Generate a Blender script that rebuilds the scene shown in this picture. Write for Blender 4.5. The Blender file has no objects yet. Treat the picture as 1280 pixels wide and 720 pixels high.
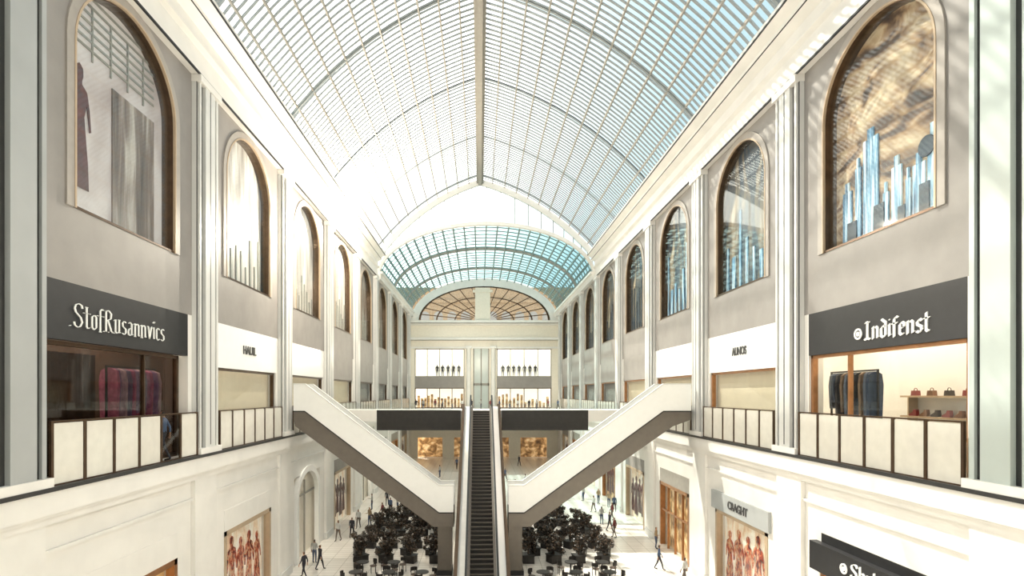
import bpy, math, random
from mathutils import Vector, Matrix
random.seed(7)
scene=bpy.context.scene
COL=scene.collection
E=11.2
def Z(r): return r+E
WL,WR=12.0,13.5
P=[14.3+9.9*k for k in range(-1,9)]   # index 0 -> k=-1
YF=97.0
YJ=65.0

# ---------------------------------------------------------------- materials
def mat(name,col,rough=.5,metal=0,emis=0,ecol=None,noise=0,nscale=3,spec=.5,bump=0,alpha=None):
    m=bpy.data.materials.new(name); m.use_nodes=True
    nt=m.node_tree; b=nt.nodes['Principled BSDF']
    b.inputs['Roughness'].default_value=rough
    b.inputs['Metallic'].default_value=metal
    b.inputs['Specular IOR Level'].default_value=spec
    b.inputs['Base Color'].default_value=(*col,1)
    if alpha: b.inputs['Alpha'].default_value=alpha
    tc=nt.nodes.new('ShaderNodeTexCoord')
    n=nt.nodes.new('ShaderNodeTexNoise'); n.inputs['Scale'].default_value=nscale; n.inputs['Detail'].default_value=6
    nt.links.new(tc.outputs['Object'],n.inputs['Vector'])
    if noise:
        r=nt.nodes.new('ShaderNodeValToRGB')
        r.color_ramp.elements[0].position=.3; r.color_ramp.elements[1].position=.7
        r.color_ramp.elements[0].color=(*[max(0,c*(1-noise)) for c in col],1)
        r.color_ramp.elements[1].color=(*[min(1,c*(1+noise*.5)) for c in col],1)
        nt.links.new(n.outputs['Fac'],r.inputs['Fac']); nt.links.new(r.outputs['Color'],b.inputs['Base Color'])
    if bump:
        bp=nt.nodes.new('ShaderNodeBump'); bp.inputs['Strength'].default_value=bump
        nt.links.new(n.outputs['Fac'],bp.inputs['Height']); nt.links.new(bp.outputs['Normal'],b.inputs['Normal'])
    if emis:
        b.inputs['Emission Color'].default_value=(*(ecol or col),1)
        b.inputs['Emission Strength'].default_value=emis
    return m
def glassmat(name,tint,gloss=.1,rough=.03):
    m=bpy.data.materials.new(name); m.use_nodes=True
    nt=m.node_tree; nt.nodes.clear()
    o=nt.nodes.new('ShaderNodeOutputMaterial'); mx=nt.nodes.new('ShaderNodeMixShader')
    t=nt.nodes.new('ShaderNodeBsdfTransparent'); g=nt.nodes.new('ShaderNodeBsdfGlossy')
    t.inputs['Color'].default_value=(*tint,1); g.inputs['Roughness'].default_value=rough
    mx.inputs['Fac'].default_value=gloss
    nt.links.new(t.outputs[0],mx.inputs[1]); nt.links.new(g.outputs[0],mx.inputs[2]); nt.links.new(mx.outputs[0],o.inputs['Surface'])
    return m
def artmat(name,stops,scale,dist=2.0,stretch=(1,1,1),emis=.25):
    m=bpy.data.materials.new(name); m.use_nodes=True
    nt=m.node_tree; b=nt.nodes['Principled BSDF']; b.inputs['Roughness'].default_value=.35
    tc=nt.nodes.new('ShaderNodeTexCoord'); mp=nt.nodes.new('ShaderNodeMapping'); mp.inputs['Scale'].default_value=stretch
    n=nt.nodes.new('ShaderNodeTexNoise'); n.inputs['Scale'].default_value=scale; n.inputs['Detail'].default_value=8; n.inputs['Distortion'].default_value=dist
    r=nt.nodes.new('ShaderNodeValToRGB'); cr=r.color_ramp
    while len(cr.elements)<len(stops): cr.elements.new(.5)
    for e,(p,c) in zip(cr.elements,stops): e.position=p; e.color=(*c,1)
    L=nt.links.new
    L(tc.outputs['Object'],mp.inputs['Vector']); L(mp.outputs['Vector'],n.inputs['Vector']); L(n.outputs['Fac'],r.inputs['Fac'])
    L(r.outputs['Color'],b.inputs['Base Color']); L(r.outputs['Color'],b.inputs['Emission Color']); b.inputs['Emission Strength'].default_value=emis  # ramp colour also emits, putting display lighting into the surface
    return m

M={}
M['plaster']=mat('white_stone',(.82,.80,.76),.45,noise=.06,nscale=.8)
M['pil']=mat('pale_stone',(.68,.68,.66),.35,noise=.08,nscale=.6)
M['greypil']=mat('cool_grey_stone',(.40,.415,.415),.35,noise=.08,nscale=.6)
M['groove']=mat('dark_groove',(.03,.03,.03),.4,noise=.1)
M['pilside']=mat('grey_stone',(.30,.30,.29),.4,noise=.1,nscale=.8)
M['taupe']=mat('taupe_panel',(.30,.28,.262),.5,noise=.1,nscale=1)
M['tan_trim']=mat('golden_tan_trim',(.50,.38,.26),.4,.1,noise=.08)
M['surround']=mat('stone_arch_surround',(.38,.345,.31),.45,noise=.08)
M['bronze']=mat('bronze_metal',(.10,.06,.035),.3,.6,noise=.2)
M['copper']=mat('copper_frame',(.45,.22,.10),.3,.6,noise=.2)
M['dark']=mat('charcoal_panel',(.012,.012,.014),.5,noise=.2)
M['darkband']=mat('dark_brown_band',(.02,.017,.015),.5,noise=.3)
M['cream']=mat('cream_panel',(.82,.76,.65),.3,noise=.05)
M['railpanel']=mat('pale_frosted_panel',(.86,.83,.75),.08,noise=.05,alpha=.82)
M['beige']=mat('beige_blind_glow',(.66,.54,.38),.6,emis=.12,noise=.05)  # faint emission stands in for shop light behind the blind
M['white']=mat('white_lacquer',(.94,.94,.92),.2,noise=.02)
M['greytext']=mat('grey_lettering',(.06,.06,.06),.4,noise=.03)
M['whiteglow']=mat('white_wall_glow',(.95,.88,.76),.5,emis=.6,noise=.03)  # inner far wall emits by itself in place of interior lamps
M['warmglow']=mat('warm_panel_glow',(.80,.48,.20),.5,emis=.25,noise=.5,nscale=1.5)  # shop back panel emits by itself, standing in for lamps inside
M['black']=mat('black_rubber',(.015,.015,.015),.35,noise=.1)
M['step']=mat('escalator_step_metal',(.035,.032,.03),.4,.5,noise=.3,nscale=20)
M['stepedge']=mat('step_nosing_metal',(.22,.19,.16),.4,.5,noise=.1)
M['truss']=mat('taupe_metal_cladding',(.17,.148,.125),.35,.3,noise=.08)
M['bar']=mat('painted_roof_steel',(.27,.30,.31),.45,noise=.06)
M['rib']=mat('grey_beige_steel',(.33,.31,.275),.5,noise=.1)
M['palebar']=mat('pale_painted_steel',(.75,.75,.72),.45,noise=.05)
M['bluebar']=mat('teal_roof_steel',(.16,.25,.26),.4,noise=.1)
M['glass']=glassmat('clear_glass',(.95,.97,.97),.05)
M['roofglass']=glassmat('roof_glass',(.92,.97,.98),.05,.1)
M['tealglass']=glassmat('teal_glass',(.46,.66,.68),.06,.1)
M['darkglass']=glassmat('smoked_glass',(.62,.57,.54),.05)
M['curtain']=mat('brown_cloth',(.10,.06,.035),.8,noise=.3,nscale=5)
M['wood']=mat('brown_wood',(.10,.065,.045),.5,noise=.3,nscale=4)
M['leaf']=mat('dark_leaf',(.024,.019,.013),.35,noise=.5,nscale=8)
M['leaf2']=mat('olive_leaf',(.16,.11,.075),.35,noise=.5,nscale=8)
M['bark']=mat('bark',(.08,.05,.03),.8,noise=.4,nscale=10)
M['art_rock']=artmat('photo_print_canyon',[(0.3,(.02,.015,.015)),(.42,(.12,.06,.035)),(.5,(.42,.25,.13)),(.6,(.72,.55,.36)),(.7,(.25,.12,.06))],.4,1.6,(1,1,1.8),.05)
M['art_dusk']=artmat('photo_print_dusk_city',[(0.3,(.015,.02,.03)),(.47,(.05,.07,.10)),(.55,(.18,.14,.10)),(.7,(.48,.38,.27))],.5,1.2,(1,1.5,.5),.03)
M['art_pale']=artmat('photo_print_pale',[(0.25,(.40,.31,.29)),(.5,(.66,.58,.56)),(.75,(.80,.74,.71))],.3,.6,(1,1,1),.12)
M['art_streak']=artmat('photo_print_streaks',[(0.3,(.08,.055,.045)),(.5,(.26,.19,.16)),(.65,(.56,.49,.44))],1.0,.5,(1,2.2,.25),.03)
M['art_glare']=artmat('forest_print_glare',[(0.3,(.30,.24,.21)),(.5,(.62,.55,.50)),(.65,(.85,.80,.74))],1.0,.5,(1,2.2,.25),.15)  # paler, stronger-glowing copy of the streak print; sun glare put into its colours
M['art_warm']=artmat('photo_print_warm',[(0.3,(.62,.36,.20)),(.42,(.85,.62,.42)),(.55,(.92,.82,.68)),(.7,(.95,.90,.82))],1.0,1.0,(1,1.5,.6),.2)
M['interior_gold']=artmat('bronze_shop_interior',[(0.3,(.07,.035,.015)),(.45,(.30,.16,.06)),(.55,(.62,.38,.16)),(.68,(.90,.70,.42))],1.1,.4,(1,1.8,1.2),.25)
M['red']=artmat('red_clothes_print',[(0.35,(.05,.02,.02)),(.45,(.40,.05,.03)),(.52,(.70,.18,.07)),(.6,(.80,.55,.35)),(.7,(.15,.12,.14))],3.0,1.0,(1,1.6,1),.05)
M['winered']=mat('wine_print',(.12,.03,.03),.5,noise=.5,nscale=3)
M['tower_blue']=artmat('skyscraper_print',[(0.35,(.03,.10,.20)),(.5,(.20,.42,.62)),(.6,(.75,.88,.93))],3,.1,(1,3,.15),.08)
M['navy']=mat('navy_print',(.02,.04,.07),.4,noise=.3)
M['mint']=mat('mint_column',(.52,.58,.555),.3,noise=.06,nscale=.7)
M['tan']=mat('tan_building',(.36,.26,.16),.7,noise=.3)
def floormat():
    m=bpy.data.materials.new('polished_marble_floor'); m.use_nodes=True
    nt=m.node_tree; b=nt.nodes['Principled BSDF']; b.inputs['Roughness'].default_value=.18
    tc=nt.nodes.new('ShaderNodeTexCoord'); br=nt.nodes.new('ShaderNodeTexBrick')
    br.inputs['Scale'].default_value=.5; br.offset=0; br.inputs['Mortar Size'].default_value=.008
    br.inputs['Color1'].default_value=(.92,.87,.80,1); br.inputs['Color2'].default_value=(.85,.80,.73,1); br.inputs['Mortar'].default_value=(.5,.46,.4,1)
    nt.links.new(tc.outputs['Object'],br.inputs['Vector']); nt.links.new(br.outputs['Color'],b.inputs['Base Color'])
    return m
M['floor']=floormat()

# ---------------------------------------------------------------- mesh helper
class MB:
    def __init__(s): s.v=[]; s.f=[]; s.m=[]
    def add(s,vs,fs,m=0):
        o=len(s.v); s.v+= [tuple(v) for v in vs]
        for f in fs: s.f.append(tuple(i+o for i in f)); s.m.append(m)
    def box(s,x0,x1,y0,y1,z0,z1,m=0):
        x0,x1=min(x0,x1),max(x0,x1);y0,y1=min(y0,y1),max(y0,y1);z0,z1=min(z0,z1),max(z0,z1)
        vs=[(x0,y0,z0),(x1,y0,z0),(x1,y1,z0),(x0,y1,z0),(x0,y0,z1),(x1,y0,z1),(x1,y1,z1),(x0,y1,z1)]
        s.add(vs,[(0,3,2,1),(4,5,6,7),(0,1,5,4),(1,2,6,5),(2,3,7,6),(3,0,4,7)],m)
    def prism(s,pts,off,m=0):
        n=len(pts); off=Vector(off)
        vs=[Vector(p) for p in pts]+[Vector(p)+off for p in pts]
        fs=[tuple(range(n)),tuple(range(2*n-1,n-1,-1))]+[(i,i+n,(i+1)%n+n,(i+1)%n) for i in range(n)]
        s.add(vs,fs,m)
    def sweep(s,A,B,off,m=0):
        off=Vector(off); n=len(A)
        vs=[]
        for a,b in zip(A,B):
            a=Vector(a);b=Vector(b); vs+=[a,b,b+off,a+off]
        fs=[]
        for i in range(n-1):
            o=4*i
            for j in range(4): fs.append((o+j,o+(j+1)%4,o+4+(j+1)%4,o+4+j))
        fs+=[(0,1,2,3),(4*n-1,4*n-2,4*n-3,4*n-4)]
        s.add(vs,fs,m)
    def cyl(s,c,r0,r1,h,n=12,m=0):
        vs=[];
        for z,r in((0,r0),(h,r1)):
            for i in range(n):
                a=2*math.pi*i/n; vs.append((c[0]+r*math.cos(a),c[1]+r*math.sin(a),c[2]+z))
        s.add(vs,[(i,(i+1)%n,n+(i+1)%n,n+i) for i in range(n)]+[tuple(range(n-1,-1,-1)),tuple(range(n,2*n))],m)
def mk(name,mb,mats,origin=None,parent=None,label=None,smooth=False):
    me=bpy.data.meshes.new(name)
    if parent is not None: L=Vector(parent['_o'])
    elif origin is not None: L=Vector(origin)
    else: L=Vector((0,0,0))
    me.from_pydata([tuple(Vector(v)-L) for v in mb.v],[],mb.f)
    if not isinstance(mats,(list,tuple)): mats=[mats]
    for m in mats: me.materials.append(M[m] if isinstance(m,str) else m)
    me.polygons.foreach_set('material_index',mb.m)
    if smooth: me.polygons.foreach_set('use_smooth',[True]*len(me.polygons))
    import bmesh
    bm=bmesh.new(); bm.from_mesh(me); bmesh.ops.recalc_face_normals(bm,faces=bm.faces); bm.to_mesh(me); bm.free()
    me.update()
    ob=bpy.data.objects.new(name,me); COL.objects.link(ob)
    if parent is not None: ob.parent=parent
    else: ob.location=L
    if label: ob['label']=label
    return ob
def root(name,loc,label,cat,group=None,kind=None):
    e=bpy.data.objects.new(name,None); COL.objects.link(e); e.location=loc; e.empty_display_size=.3
    e['_o']=tuple(loc); e['label']=label; e['category']=cat
    if group: e['group']=group
    if kind: e['kind']=kind
    return e
def tag(o,label,cat,group=None,kind=None):
    o['label']=label;o['category']=cat
    if group:o['group']=group
    if kind:o['kind']=kind
    return o
def clone(o,loc,rot=0,scale=1):
    c=o.copy(); COL.objects.link(c); c.location=loc; c.rotation_euler=(0,0,rot); c.scale=(scale,)*3
    for ch in o.children:
        d=ch.copy(); COL.objects.link(d); d.parent=c
    return c
def WX(s,u): return s*((WL if s<0 else WR)+u)
def lb(mb,s,u0,u1,y0,y1,z0,z1,m=0): mb.box(WX(s,u0),WX(s,u1),y0,y1,z0,z1,m)
def archpts(s,u,yc,a,z0,zs,b,n=24):
    pts=[(WX(s,u),yc-a,z0)]
    for i in range(n+1):
        t=math.pi*(1-i/n); pts.append((WX(s,u),yc+a*math.cos(t),zs+b*math.sin(t)))
    pts.append((WX(s,u),yc+a,z0)); return pts
def text_obj(txt,s,u,yc,zc,size,parent,matname,name='lettering',off=.0,fit=None):
    cu=bpy.data.curves.new('t','FONT'); cu.body=txt; cu.size=size; cu.extrude=.02; cu.offset=off; cu.align_x='CENTER'; cu.align_y='CENTER'
    to=bpy.data.objects.new('t',cu); COL.objects.link(to)
    dg=bpy.context.evaluated_depsgraph_get(); dg.update()
    me=bpy.data.meshes.new_from_object(to.evaluated_get(dg)); bpy.data.objects.remove(to)
    xs=[v.co.x for v in me.vertices]; w=max(xs)-min(xs); k=(fit/w) if fit else 1
    o=Vector(parent['_o'])
    for v in me.vertices:
        x,y,z=v.co
        v.co=Vector((WX(s,u)-s*z, yc-s*x*k, zc+y))-o
    me.materials.clear(); me.materials.append(M[matname])
    ob=bpy.data.objects.new(name,me); COL.objects.link(ob); ob.parent=parent
    return ob
PEN={
'i':(.30,[[(-.08,.88),(.05,1),(.05,.08),(.18,.12)],[(0,1.32),(.1,1.40)]]),
'n':(.70,[[(-.08,.88),(.05,1),(.05,.0)],[(.05,.80),(.3,1),(.45,.85),(.45,.08),(.58,.12)]]),
'u':(.68,[[(-.08,.88),(.05,1),(.05,.14),(.18,0),(.42,.18)],[(.42,1),(.42,.08),(.56,.12)]]),
't':(.46,[[(.1,1.4),(.1,.12),(.22,0),(.36,.1)],[(-.08,1),(.32,1)]]),
'f':(.48,[[(.1,-.08),(.1,1.35),(.25,1.52),(.42,1.42)],[(-.08,1),(.34,1)]]),
'o':(.62,[[(.05,.85),(.05,.15),(.2,0),(.42,.15),(.42,.85),(.25,1),(.05,.85)]]),
's':(.56,[[(.38,.88),(.22,1),(.04,.85),(.06,.6),(.36,.42),(.38,.15),(.2,0),(.0,.12)]]),
'a':(.64,[[(.04,.9),(.2,1),(.38,.88),(.38,.08),(.52,.12)],[(.38,.58),(.1,.50),(.02,.3),(.06,.08),(.2,0),(.38,.15)]]),
'e':(.58,[[(.04,.48),(.4,.6),(.4,.88),(.22,1),(.04,.85),(.04,.15),(.2,0),(.4,.12)]]),
'c':(.54,[[(.4,.86),(.22,1),(.04,.85),(.04,.15),(.2,0),(.4,.12)]]),
'v':(.62,[[(-.06,1),(.06,.95),(.22,0),(.42,.95),(.5,1)]]),
'd':(.66,[[(.08,1.5),(.44,1.2),(.44,.15),(.24,0),(.04,.15),(.04,.8),(.2,.95),(.44,.85)]]),
'h':(.66,[[(-.05,1.45),(.05,1.55),(.05,0)],[(.05,.80),(.3,1),(.45,.85),(.45,.0),(.36,-.12)]]),
'b':(.64,[[(-.05,1.45),(.05,1.55),(.05,.12),(.22,0),(.42,.15),(.42,.8),(.28,1),(.05,.85)]]),
'I':(.66,[[(-.05,1.38),(.1,1.5),(.3,1.4),(.45,1.5)],[(.22,1.42),(.22,.1)],[(-.05,.08),(.1,0),(.3,.08),(.45,.0)]]),
'S':(.88,[[(.68,1.25),(.62,1.45),(.42,1.54),(.15,1.45),(.05,1.2),(.15,.95),(.55,.65),(.66,.35),(.5,.06),(.25,0),(.05,.12),(.0,.32)]]),
'R':(.90,[[(.1,0),(.1,1.45)],[(-.08,1.42),(.35,1.52),(.6,1.3),(.55,.95),(.15,.78)],[(.3,.80),(.6,.1),(.8,0)],[(-.05,0),(.26,0)]]),
'.':(.30,[[(0,0),(.08,.06)]])}
def pen_text(txt,s,u,yc,z0,fit,h,parent,matname,nib,ang,serif=False):
    tot=sum(PEN[c][0]+.06 for c in txt); k=fit/tot; x=0
    nx,nz=nib*math.cos(ang)/2,nib*math.sin(ang)/2
    for c in txt:
        segs=[]; w,st=PEN[c]
        for pl in st:
            for p,q in zip(pl,pl[1:]): segs.append((p,q))
            if serif and c in 'nuhfRti':
                for e in(pl[0],pl[-1]):
                    if e[1]<.05 or e[1]>.97: segs.append(((e[0]-.11,e[1]),(e[0]+.11,e[1])))
        mb=MB()
        for p,q in segs:
            d=Vector((q[0]-p[0],q[1]-p[1])); n=Vector((nx,nz))
            t=.026
            if abs(d.x*nz-d.y*nx)/max(d.length,1e-5)<t: n=Vector((-d.y,d.x)).normalized()*t
            pts=[(WX(s,u),yc-s*((x+X_-tot/2)*k),z0+Y_*h) for X_,Y_ in((p[0]-n.x,p[1]-n.y),(q[0]-n.x,q[1]-n.y),(q[0]+n.x,q[1]+n.y),(p[0]+n.x,p[1]+n.y))]
            mb.prism(pts,(s*.03,0,0))
        mk('letter',mb,matname,parent=parent)
        x+=w+.06
def ring(s,u,yc,zc,R,parent,m='white'):
    mb=MB()
    for ro,ri in((R,R*.7),(R*.42,0.001)):
        n=20; A=[(WX(s,u),yc+ro*math.cos(2*math.pi*i/n),zc+ro*math.sin(2*math.pi*i/n)) for i in range(n+1)]
        B=[(WX(s,u),yc+ri*math.cos(2*math.pi*i/n),zc+ri*math.sin(2*math.pi*i/n)) for i in range(n+1)]
        mb.sweep(A,B,(s*.04,0,0))
    mk('ring_logo',mb,m,parent=parent)

SP=Z(10.5); RISE=2.5; AW=2.75; SILL=Z(5.5); SOF=Z(3.25); TOPW=Z(13.3); BAL=Z(-2.54); GT=Z(-3.3)
# ---------------------------------------------------------------- walls
for s,nm in((-1,'wall_left'),(1,'wall_right')):
    mb=MB()
    lb(mb,s,0,.6,-10,P[1],0,TOPW)
    lb(mb,s,0,.6,P[9],YF+.5,0,TOPW)
    for k in range(1,9):
        y0,y1=P[k],P[k+1]; yc=(y0+y1)/2
        lb(mb,s,0,.6,y0,yc-2.9,0,GT); lb(mb,s,0,.6,yc+2.9,y1,0,GT)
        lb(mb,s,0,.6,yc-2.9,yc+2.9,Z(-5.5),GT)
        lb(mb,s,0,.6,y0,y1,GT,BAL)
        lb(mb,s,0,.6,y0,yc-3.75,BAL,SOF); lb(mb,s,0,.6,yc+3.75,y1,BAL,SOF)
        lb(mb,s,0,.6,y0,y1,SOF,SILL,1)
        lb(mb,s,0,.6,y0,yc-AW,SILL,TOPW,1); lb(mb,s,0,.6,yc+AW,y1,SILL,TOPW,1)
        A=archpts(s,0,yc,AW,SILL,SP,RISE)[1:-1]; B=[(p[0],p[1],TOPW) for p in A]
        mb.sweep(A,B,(s*.6,0,0),1)
    w=mk(nm,mb,['plaster','taupe']); w['kind']='structure'
mb=MB(); mb.box(-WL-.6,WR+.6,-10.6,-10,0,Z(26)); w=mk('wall_back',mb,'plaster'); w['kind']='structure'
mb=MB(); mb.box(-60,60,-20,YF+40,-.3,0); f=mk('floor',mb,'floor'); f['kind']='structure'

tn=[0]
def trim(mb,mats):
    tn[0]+=1; o=mk('trim_%d'%tn[0],mb,mats); o['kind']='structure'; return o
for s in(-1,1):
    mb=MB()
    lb(mb,s,-.45,0,-10,YF,BAL-.12,BAL,1)
    lb(mb,s,-.38,0,-10,YF,BAL-.75,BAL-.12,0)
    lb(mb,s,-.30,0,-10,YF,BAL-.85,BAL-.75,0)
    lb(mb,s,-.22,0,-10,YF,BAL-1.05,BAL-.85,0)
    lb(mb,s,-.10,0,-10,YF,BAL-1.9,BAL-1.8,0)
    trim(mb,['plaster','groove'])
    prof=[(.6,13.3),(-.3,13.3),(-.3,13.65),(-.12,13.7),(-.12,14.5),(-.35,14.6),(-.35,14.75),(-.2,14.8),(-.2,15.3),(-.6,15.5),(-.6,15.75),(-1.0,16.0),(-1.0,16.3),(.6,16.5)]
    mb=MB(); mb.prism([(WX(s,u),-10,Z(z)) for u,z in prof],(0,YJ+10,0)); trim(mb,'plaster')
    mb=MB(); lb(mb,s,-.45,.6,YJ,YF,Z(13.3),Z(13.9)); lb(mb,s,-.7,.6,YJ,YF,Z(13.9),Z(14.2)); trim(mb,'plaster')
    mb=MB(); lb(mb,s,-1.05,-.98,-10,YJ,Z(16.0),Z(16.08)); lb(mb,s,-.62,-.58,-10,YJ,Z(15.5),Z(15.56)); lb(mb,s,-.37,-.3,-10,YJ,Z(13.28),Z(13.36)); trim(mb,'dark')
# pilasters
for s in(-1,1):
    for k in range(1,10):
        y=P[k]
        r=root('pilaster',(WX(s,-.1),y,BAL),'tall fluted pale stone pilaster between arched windows' if k>1 else 'wide pale stone pilaster with smooth face','pilaster','wall pilasters')
        pm='pil' if k>1 else ('mint' if s>0 else 'greypil')
        mb=MB()
        lb(mb,s,-.2,-.005,y-.9,y+.9,BAL,TOPW,0)
        mb2=MB(); lb(mb2,s,-.36,-.2,y-.42,y+.42,BAL,Z(13.0),0)
        mk('shaft',mb2,pm,parent=r)
        lb(mb,s,-.30,-.2,y-.82,y-.66,BAL,Z(13.0),0); lb(mb,s,-.30,-.2,y+.66,y+.82,BAL,Z(13.0),0)
        mk('backing',mb,pm,parent=r)
        mb3=MB()
        for a,b in((-.66,-.42),(.42,.66)): lb(mb3,s,-.215,-.2,y+a,y+b,BAL,Z(13.0))
        for a in(-.9,.84): lb(mb3,s,-.215,-.2,y+a,y+a+.06,BAL,Z(13.0))
        if k>1: lb(mb3,s,-.365,-.36,y-.03,y+.03,BAL+.35,Z(13.0))
        mk('groove',mb3,'groove',parent=r)
        mb4=MB(); lb(mb4,s,-.42,-.005,y-.93,y+.93,Z(13.0),TOPW-.01)
        mk('capital',mb4,'plaster',parent=r)
        mb5=MB(); lb(mb5,s,-.42,-.005,y-.93,y+.93,BAL,BAL+.25); mk('base',mb5,'plaster',parent=r)
        r=root('ground_floor_pier',(WX(s,-.1),y,0),'plain white marble pier between ground floor shops','pier','ground piers')
        mb=MB(); lb(mb,s,-.18,-.005,y-.95,y+.95,0,BAL-1.06); mk('shaft',mb,'plaster',parent=r)
        mb=MB(); lb(mb,s,-.26,-.005,y-1.0,y+1.0,0,.5); mk('base',mb,'pil',parent=r)

GOWN=[(-.10,0),(.11,0),(.10,.2),(.07,.45),(.055,.58),(.085,.68),(.10,.60),(.12,.48),(.14,.49),(.12,.66),(.09,.79),(.03,.83),(.03,.86),(.045,.90),(.04,.96),(.0,.99),(-.04,.96),(-.045,.90),(-.03,.86),(-.03,.83),(-.09,.79),(-.12,.66),(-.13,.50),(-.11,.49),(-.085,.66),(-.055,.58),(-.075,.45),(-.11,.2)]
def figure(mb,s,u,y,z,h,m=0,wk=1.4):
    mb.prism([(WX(s,u),y-s*a*h*wk,z+b*h) for a,b in GOWN],(-s*.02,0,0),m)

wn=[0]
for s in(-1,1):
    for k in range(1,9):
        yc=(P[k]+P[k+1])/2; wn[0]+=1
        r=root('window_%d'%wn[0],(WX(s,.2),yc,SILL),'tall arched display window with bronze surround','window',kind='structure')
        mb=MB()
        mb.sweep(archpts(s,-.06,yc,AW-.0,SILL,SP,RISE-.0),archpts(s,-.06,yc,AW+.30,SILL,SP,RISE+.30),(s*.06,0,0),0)
        mb.sweep(archpts(s,-.08,yc,AW-.07,SILL,SP,RISE-.07),archpts(s,-.08,yc,AW+.0,SILL,SP,RISE),(s*.1,0,0),2)
        mb.sweep(archpts(s,.02,yc,AW-.10,SILL,SP,RISE-.10),archpts(s,.02,yc,AW+.0,SILL,SP,RISE),(s*.46,0,0),1)
        lb(mb,s,-.02,.48,yc-AW,yc+AW,SILL,SILL+.08,1)
        mk('frame',mb,['surround','bronze','tan_trim'],parent=r)
        mb=MB(); mb.prism(archpts(s,.45,yc,AW-.1,SILL+.05,SP,RISE-.1),(s*.06,0,0))
        if s>0: art='art_rock' if k==1 else 'art_dusk'
        else: art='art_pale' if k==1 else ('art_glare' if k<5 else 'art_streak')
        mk('display_print',mb,art,parent=r)
        mb=MB()
        if s>0 and k==1:
            for y,w,zt in((21.2,.5,7.6),(20.6,.3,8.3),(19.95,.75,9.1),(19.2,.25,6.9),(18.7,.45,7.6),(18.2,.2,7.0),(17.75,.5,7.3),(17.2,.4,8.0),(16.75,.3,8.6),(16.35,.4,10.2)):
                lb(mb,s,.40,.45,y-w/2,y+w/2,SILL+.1,Z(zt)); 
                lb(mb,s,.39,.45,y-w/5,y+w/5,Z(zt),Z(zt+.35))
            mk('skyline_print',mb,'tower_blue',parent=r)
            mb=MB()
            for y,w,zt in((20.9,.5,6.4),(19.5,.5,6.6),(18.45,.3,6.2),(17.5,.4,6.6)): lb(mb,s,.37,.40,y-w/2,y+w/2,SILL+.1,Z(zt))
            vs=[(WX(s,.36),17.4+.33*math.cos(a*math.pi/8),Z(7.7)+.33*math.sin(a*math.pi/8)) for a in range(16)]
            mb.prism(vs,(s*.03,0,0)); mk('dark_skyline_print',mb,'navy',parent=r)  # dark foreground towers and globe of the printed skyline
        elif s>0:
            for j in range(7):
                y=yc-2.2+j*.75; w=random.uniform(.2,.5); zt=random.uniform(7,10.2); lb(mb,s,.40,.45,y-w/2,y+w/2,SILL+.1,Z(zt))
            mk('skyline_print',mb,'tower_blue' if k<4 else 'navy',parent=r)
        elif k==1:
            figure(mb,s,.42,17.35,Z(6.4),3.9,0,.95); mk('figure_print',mb,'winered',parent=r)
            mb=MB(); lb(mb,s,.40,.44,18.9,21.3,SILL+.1,Z(10.3)); mk('streaked_print',mb,'art_streak',parent=r)
            mb=MB()
            for j in range(7): lb(mb,s,.40,.43,16.2,21.3,Z(10.9+j*.28),Z(10.98+j*.28))
            for j in range(5): lb(mb,s,.39,.43,17+j*.9,17.06+j*.9,Z(10.6),Z(12.3))
            mk('print_grid',mb,'rib',parent=r)
        else:
            for j in range(9):
                y=yc-2.3+j*.57; w=random.uniform(.1,.3); zt=random.uniform(6.5,8.6); lb(mb,s,.40,.45,y-w/2,y+w/2,SILL+.1,Z(zt))
            mk('treeline_print',mb,'rib',parent=r)
        mb=MB(); mb.prism(archpts(s,.12,yc,AW-.1,SILL+.08,SP,RISE-.1),(s*.02,0,0)); mk('glass',mb,'glass',parent=r)

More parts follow.
